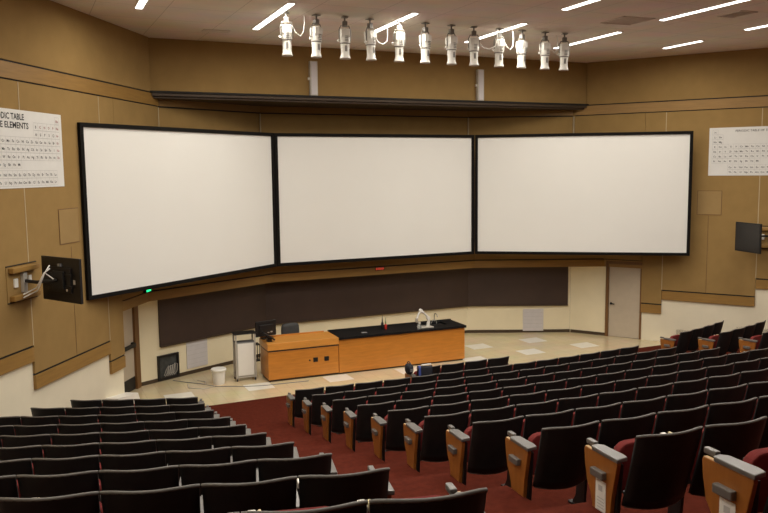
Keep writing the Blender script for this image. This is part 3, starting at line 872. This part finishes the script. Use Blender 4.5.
strip(3.35, 13.65, 16.14, .1, 'long lit ceiling strip right of the last spotlight')
strip(5.96, 13.9, 15.18, .03, 'short lit ceiling strip nearest the right wall', False)
strip(-6.58, 13.7, 14.94, .03, 'short lit ceiling strip nearest the left wall', False)
strip(.62, 9.8, 12.21, .05, 'lit ceiling strip cut off by the top edge, left of the vents')
strip(3.12, 9.85, 12.35, .05, 'lit ceiling strip between the two ceiling vents at top right')
strip(5.66, 9.9, 12.51, .05, 'lit ceiling strip at the far top right corner')
for x in (-1.9, -4.4, -6.9):  # unseen strips over the seats, added for their light
    strip(x, 9.4, 11.9, .05, 'long lit ceiling strip above the seats', True)
for i, y in enumerate((6.2, 2.4)):  # further unseen strips, added so the back of the hall is lit
    for x in (-9.1, -5.5, -1.9, 1.9, 5.6):
        strip(x, y, y+2.5, .04, 'long lit ceiling strip above the back seats', True)

def vent(x, y, w, d, label, kind):
    r = thing('ceiling_vent', label, 'vent', (x, y, ZC), math.radians(-3), 'ceiling vents')
    f = MB()
    for a, b in (((-w/2, -d/2), (w/2, -d/2+.03)), ((-w/2, d/2-.03), (w/2, d/2)), ((-w/2, -d/2), (-w/2+.03, d/2)), ((w/2-.03, -d/2), (w/2, d/2))): f.box((a[0], a[1], -.015), (b[0], b[1], 0), M['ventgrey'])
    f.obj('frame', None, r)
    s_ = MB(); n = 7
    for k in range(n):
        y_ = -d/2+.04+(d-.08)*(k+.5)/n
        s_.box((-w/2+.03, y_-.012, -.012), (w/2-.03, y_+.012, -.004), M['ventgrey'])
    s_.obj('slat', None, r)
    MB().box((-w/2+.03, -d/2+.03, -.003), (w/2-.03, d/2-.03, 0), M['lampdark'] if kind else M['ventgrey']).obj('backing', None, r)
vent(2.55, 12.62, .75, .75, 'flat square ceiling grille left of the strip lights', 0)
vent(4.08, 11.3, .42, .6, 'dark square ceiling vent at top right', 1)
vent(-4.78, 16.7, .55, .25, 'small dark ceiling vent at top left near the front wall', 1)
for x, y, lab in ((-3.15, 14.75, 'small round ceiling mount behind the second spotlight'), (-1.21, 14.85, 'small round ceiling mount behind the fifth spotlight')):
    pass

# theatre spotlights hanging in a row
SPX = [-4.037, -3.469, -2.883, -2.340, -1.738, -1.162, -.555, -.025, .580, 1.142, 1.745, 2.247]
SY_, SZ_ = 14.25, 6.91
ordn = ['first', 'second', 'third', 'fourth', 'fifth', 'sixth', 'seventh', 'eighth', 'ninth', 'tenth', 'eleventh', 'twelfth', 'thirteenth', 'fourteenth']
def spot_meshes(m, mdk, k):
    body = MB().lathe([(.0, .56), (.085, .56), (.10, .54), (.10, .30), (.092, .275), (.06, .272)], m, n=16)
    for a in range(8):
        z_ = .32+.03*a
        body.lathe([(.100, z_), (.107, z_+.006), (.100, z_+.012)], m, n=16)
    body.box((-.085, -.095, .40), (.085, .095, .545), m, None, .012)
    for a in range(4): body.box((-.02+.0*a, -.112, .315+.03*a), (.045, -.098, .327+.03*a), mdk)
    body.lathe([(.094, .276), (.101, .28), (.101, .292), (.094, .296)], mdk, n=16)
    snoot = MB().lathe([(.086, .27), (.080, .12), (.082, .07), (.10, .018), (.104, .0), (.098, .0), (.078, .05), (.0, .08)], m, n=16)
    snoot.box((-.02, -.092, .13), (.02, -.078, .24), mdk)
    yoke = MB().tube([(-.108, 0, .33), (-.112, 0, .54), (-.08, 0, .615), (.08, 0, .615), (.112, 0, .54), (.108, 0, .33)], .011, mdk, n=6)
    clamp = MB().box((-.045, -.04, .60), (.045, .04, .70), mdk, None, .01).tube([(0, 0, .70), (0, 0, .78)], .016, mdk, n=8)
    clamp.box((-.06, -.06, .765), (.06, .06, .78), mdk)
    knob = MB().lathe([(.022, -.02), (.022, .02)], m, Matrix.Translation((-.128, 0, .34)) @ Matrix.Rotation(PI/2, 4, 'Y'), 10)
    return [('body', body.mesh('body', m)), ('snoot', snoot.mesh('snoot', m)), ('yoke', yoke.mesh('yoke', mdk)), ('clamp', clamp.mesh('clamp', mdk)), ('knob', knob.mesh('knob', m))]
setA = spot_meshes(M['lamp'], M['lampdark'], 0)
for i, x in enumerate(SPX):
    lab = '%s theatre spotlight from the left in the ceiling row' % ordn[i]
    if i == 0: lab = 'white theatre spotlight at left end of the ceiling row'
    if i == 11: lab = 'white theatre spotlight at right end of the ceiling row'
    r = thing('theatre_spotlight', lab, 'spotlight', (x, SY_, SZ_), random.uniform(-.5, .5), 'theatre spotlights')
    r.rotation_euler = (random.uniform(-.02, .02), random.uniform(-.03, .03), random.uniform(-.4, .4))
    for nm, me in setA: link(nm, me, r)
    if i in (0, 3, 7, 8, 10):
        d = 1 if i != 3 else 1
        pts = [(.10, 0, .54), (.17, 0, .42), (.25, 0, .36), (.31, 0, .43), (.335, .02, .60), (.33, .05, .74)] if i in (0, 8, 10) else [(.10, 0, .48), (.20, 0, .36), (.33, 0, .33), (.45, 0, .40), (.50, .03, .56), (.50, .05, .74)]
        MB().tube(pts, .010, M['white'], n=6).obj('cable', None, r)

# ------------------------------------------------------------------ auditorium seats
def shell_mesh():
    nx, nz = 11, 9; th = .022
    def P(u, v, off):
        w = .250+.010*v                 # half width: slightly narrower at the bottom
        x = u*w
        z = .315+.525*v-.022*(1-u*u)*(1-v)
        if v > .8: z -= .012*abs(u)**6*(v-.8)/.2
        y = .140*(1-v)**1.15-.070*(1-u*u)+.012
        return (x, y+off, z)
    vs = [P(i/(nx-1)*2-1, j/(nz-1), o) for o in (0, th) for j in range(nz) for i in range(nx)]
    n = nx*nz; fs = []
    for j in range(nz-1):
        for i in range(nx-1):
            a = j*nx+i; fs.append([a, a+1, a+1+nx, a+nx]); fs.append([n+a, n+a+nx, n+a+1+nx, n+a+1])
    for j in range(nz-1):
        a = j*nx; fs.append([a, a+nx, n+a+nx, n+a]); a += nx-1; fs.append([a, n+a, n+a+nx, a+nx])
    for i in range(nx-1): fs.append([i, n+i, n+i+1, i+1])
    sh = MB().add(vs, fs, M['shell'], None, True)
    # rounded grey lip along the top, stands in for its specular highlight
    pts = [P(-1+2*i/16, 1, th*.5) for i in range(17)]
    rim_highlight = MB().tube(pts, .0115, M['rim'], n=8)
    # thin grey lip paints the highlight along the bottom of the shell
    pts = [P(-.96+1.92*i/12, 0, th*.4) for i in range(13)]
    low = MB().tube(pts, .009, M['arm'], n=6)
    cv = [P(i/(nx-1)*1.84-.92, .06+.80*j/(nz-1), th+o) for o in (0, .022) for j in range(nz) for i in range(nx)]
    cu = MB().add(cv, fs, M['fabric'], None, True)
    return sh, rim_highlight, low, cu
sh, rim_highlight, low, cu = shell_mesh()
def seat_mesh():
    # tip-up cushion standing vertical: rounded slab
    poly = []
    for cx_, cz_, r_, a0 in ((.118, .59, .105, 0), (-.118, .59, .105, 90), (-.183, .40, .04, 180), (.183, .40, .04, 270)):
        for k in range(5):
            a = math.radians(a0+90*k/4); poly.append((cx_+r_*math.cos(a), cz_+r_*math.sin(a)))
    T = Matrix.Rotation(PI/2, 4, 'X')
    m1 = MB().prism(poly, -.335, -.265, M['fabric'], T, bev=.014)
    pn = MB().box((-.19, .335, .40), (.19, .35, .65), M['black'], None, .005)
    return m1, pn
st, pan = seat_mesh()
def leg_mesh():
    m = MB()
    m.prism([(.20, .02), (.38, .02), (.33, .10), (.28, .57), (.17, .57), (.21, .10)], -.012, .012, M['black'], Matrix(((0, 0, 1, 0), (1, 0, 0, 0), (0, 1, 0, 0), (0, 0, 0, 1))))
    m.box((-.026, .17, 0), (.026, .42, .02), M['black'])
    return m
arm_m = MB().prism([(-.024, .125), (.024, .125), (.027, .17), (.027, .38), (.02, .42), (-.02, .42), (-.027, .38), (-.027, .17)], .575, .612, M['arm'], bev=.007)
hin_m = MB().box((.035, .40, .59), (.075, .49, .640), M['hinge'], None, .008).box((.080, .41, .59), (.100, .46, .652), M['brass'], None, .009).box((.0, .40, .585), (.09, .46, .607), M['darkmetal'])
pan_T = Matrix(((0, 0, 1, 0), (1, 0, 0, 0), (0, 1, 0, 0), (0, 0, 0, 1)))
endp = MB().prism([(.225, .08), (.395, .08), (.406, .25), (.430, .325), (.478, .38), (.503, .50), (.516, .60), (.508, .618), (.150, .618), (.146, .60), (.198, .36)], -.016, .016, M['panelwood'], pan_T, bev=.005)
edge_m = MB().box((-.012, .435, .616), (.012, .506, .621), M['wedge'])  # pale strip paints the light caught by the panel's top edge
earm = MB().prism([(-.030, .125), (.066, .145), (.072, .20), (.066, .40), (.03, .435), (-.022, .425), (-.028, .41)], .622, .652, M['arm'], bev=.008)
ehin = MB().box((.018, .45, .622), (.056, .545, .658), M['arm'], None, .009)
elight = MB().box((-.055, .255, .462), (-.014, .395, .515), M['arm'], None, .008)
esup = MB().prism([(.20, .06), (.38, .06), (.36, .60), (.16, .60)], .018, .05, M['black'], pan_T, bev=.006)
stick = MB().box((-.0185, .258, .20), (-.0165, .372, .44), M['paper']).box((-.0192, .295, .365), (-.0184, .34, .405), M['inkgrey'])
for k in range(5): stick.box((-.0192, .275, .225+.022*k), (-.0184, .352, .231+.022*k), M['inkgrey'])
me = {}
for nm, b in (('backrest', sh), ('top_rim', rim_highlight), ('bottom_rim', low), ('back_cushion', cu), ('seat', st), ('seat_pan', pan), ('leg', leg_mesh()), ('armrest', arm_m), ('tablet_hinge', hin_m),
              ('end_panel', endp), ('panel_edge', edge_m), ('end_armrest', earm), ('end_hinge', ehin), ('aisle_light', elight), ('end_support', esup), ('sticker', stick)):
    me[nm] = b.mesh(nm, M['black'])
seat_count = 0
def chair(x, y, z, rz, label, group, half, left, right, sticker=False):
    """left / right: 'leg', 'panel' or None on that side"""
    global seat_count
    seat_count += 1
    r = thing('auditorium_seat', label, 'seat', (x, y, z), rz, group)
    b = link('backrest', me['backrest'], r)
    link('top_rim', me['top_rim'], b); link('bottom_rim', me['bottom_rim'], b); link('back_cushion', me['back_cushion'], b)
    s_ = link('seat', me['seat'], r); link('seat_pan', me['seat_pan'], s_)
    for side, kind in ((-1, left), (1, right)):
        if kind == 'leg':
            l = link('leg', me['leg'], r); l.location.x = side*half
            a = link('armrest', me['armrest'], r); a.location.x = side*half
            h = link('tablet_hinge', me['tablet_hinge'], a)
        elif kind == 'panel':
            p = link('end_panel', me['end_panel'], r); p.location.x = side*(half+.02)
            if side > 0: p.rotation_euler = (0, 0, 0); p.scale = (-1, 1, 1)
            link('panel_edge', me['panel_edge'], p); link('aisle_light', me['aisle_light'], p); link('end_support', me['end_support'], p)
            if sticker:
                q = link('sticker', me['sticker'], p); q['label'] = 'white paper notice'
            a = link('armrest', me['end_armrest'], r); a.location.x = side*(half+.02)
            if side > 0: a.scale = (-1, 1, 1)
            h = link('tablet_hinge', me['end_hinge'], a)
    return r

rown = {-1: 'short front', 0: 'first long', 1: 'second', 2: 'third', 3: 'fourth', 4: 'fifth', 5: 'sixth', 6: 'seventh', 7: 'eighth', 8: 'ninth', 9: 'nearest'}
def in_view(x, y, z, right=0.28):
    c = [to_px((x+a, y, z+b)) for a in (-.27, .27) for b in (.45, .84)]
    return any(-2 < p[0] < 770 and 0 < p[1] < 516 for p in c)
# centre block
for i in range(-1, 10):
    R = ARC['C'][2]+i*RD; n = 4 if i == -1 else 14
    for k in range(n):
        ang = THC[i]+(k+.5)*PITCHC/R
        x, y = arc_pt('C', i, ang); z = tread(i)
        if not (in_view(x, y, z) or (i == 9 and k == 0)): continue
        if k == 0: lab = 'aisle seat at left end of the %s row in centre block' % rown[i]
        elif k == n-1: lab = 'seat at right end of the %s row in centre block' % rown[i]
        else: lab = '%s seat from the left in the %s row of centre block' % (ordn[k], rown[i])
        lab = ('black backed tip-up '+lab) if k else ('wood panelled tip-up '+lab)
        if i >= 8 and k == 0: lab = 'tip-up aisle seat with paper notice on its wood end, %s row of centre block' % rown[i]
        chair(x, y, z, ang, lab, 'centre block seats', PITCHC/2, 'panel' if k == 0 else 'leg', 'panel' if k == n-1 else None, i >= 8)
# bag and jacket left on the first seat of the short front row
R = ARC['C'][2]-RD; ang = THC[-1]+.5*PITCHC/R
x, y = arc_pt('C', -1, ang)
r = thing('shoulder_bag', 'black shoulder bag standing on the end armrest of the short front row', 'bag', (x-.318*math.cos(ang), y-.318*math.sin(ang)+.28, .656), ang)
puff(0, 0, .11, .075, .12, .11, M['navy'], MB()).obj('body', None, r)
MB().tube([(0, -.09, .16), (0, -.07, .235), (0, 0, .26), (0, .07, .235), (0, .09, .16)], .011, M['black'], n=6).obj('strap', None, r)
MB().box((-.03, -.125, .07), (.03, -.115, .13), M['grey'], None, .003).obj('buckle', None, r)
r = thing('jacket', 'blue and navy jacket with pale lining draped over a front row seat back', 'jacket', (x, y, 0), ang)
def drape(x0, x1, m, top, zb):
    vs = []; fs = []
    nx_ = 7
    for i_ in range(nx_+1):
        u = x0+(x1-x0)*i_/nx_; w_ = .006*math.sin(i_*2.1)
        yb = -.070*(1-(u/.26)**2)+.012
        prof = [(yb-.022+w_, zb+.02*math.sin(i_*1.7)), (yb-.024+w_, (zb+.85)/2), (yb-.020+w_, .835), (yb-.008, top+w_*.5), (yb+.02, top+.004), (yb+.058, .85), (yb+.075, .795)]
        for p in prof: vs.append((u, p[0], p[1]))
    n_ = 7
    for i_ in range(nx_):
        for j_ in range(n_-1): fs.append([i_*n_+j_, (i_+1)*n_+j_, (i_+1)*n_+j_+1, i_*n_+j_+1])
    return MB().add(vs, fs, m, None, True)
drape(-.25, -.205, M['blue'], .875, .50).obj('sleeve', None, r)
drape(-.205, .03, M['navy'], .870, .46).obj('body', None, r)
MB().box((-.19, -.045, .884), (.02, .0, .905), M['paper'], None, .008).obj('lining', None, r)
# left block
for i in range(0, 10):
    R = ARC['L'][2]+i*RD
    for k in range(9):
        ang = THL[i]-(k+.5)*PITCHL/R
        x, y = arc_pt('L', i, ang); z = tread(i)
        if abs(x)+.55 > wall_x(y) or (i == 0 and k > 3) or (i == 1 and k > 4): continue
        if not in_view(x, y, z): continue
        nm = 'front' if i == 0 else rown[i]
        lab = 'black backed tip-up aisle seat at right end of the %s row in left block' % nm if k == 0 else 'black backed tip-up %s seat from the aisle in the %s row of left block' % (ordn[k], nm)
        chair(x, y, z, ang, lab, 'left block seats', PITCHL/2, 'leg', 'panel' if k == 0 else None)
# far right block
for i, n in ((0, 4), (1, 4), (2, 3)):
    R = ARC['R'][2]+i*RD
    for k in range(n):
        ang = THR[i]+(k+.5)*.534/R
        x, y = arc_pt('R', i, ang); z = tread(i)
        if not in_view(x, y, z): continue
        nm = 'front' if i == 0 else rown[i]
        lab = 'tip-up seat with wood end panel, %s row of far right block' % nm if k == 0 else 'black backed tip-up %s seat from the aisle in the %s row of far right block' % (ordn[k], nm)
        chair(x, y, z, ang, lab, 'right block seats', .267, 'panel' if k == 0 else 'leg', None)
print('SEATS', seat_count)

# ------------------------------------------------------------------ world and view
w = bpy.data.worlds.new('world'); SC.world = w; w.use_nodes = True
bg = w.node_tree.nodes['Background']; bg.inputs['Color'].default_value = (1, .88, .72, 1); bg.inputs['Strength'].default_value = .05
SC.view_settings.view_transform = 'Standard'
SC.view_settings.look = 'None'
SC.view_settings.exposure = 0.0
SC.cycles.use_denoising = True
SC.cycles.max_bounces = 8
SC.cycles.diffuse_bounces = 5
SC.cycles.sample_clamp_indirect = 6
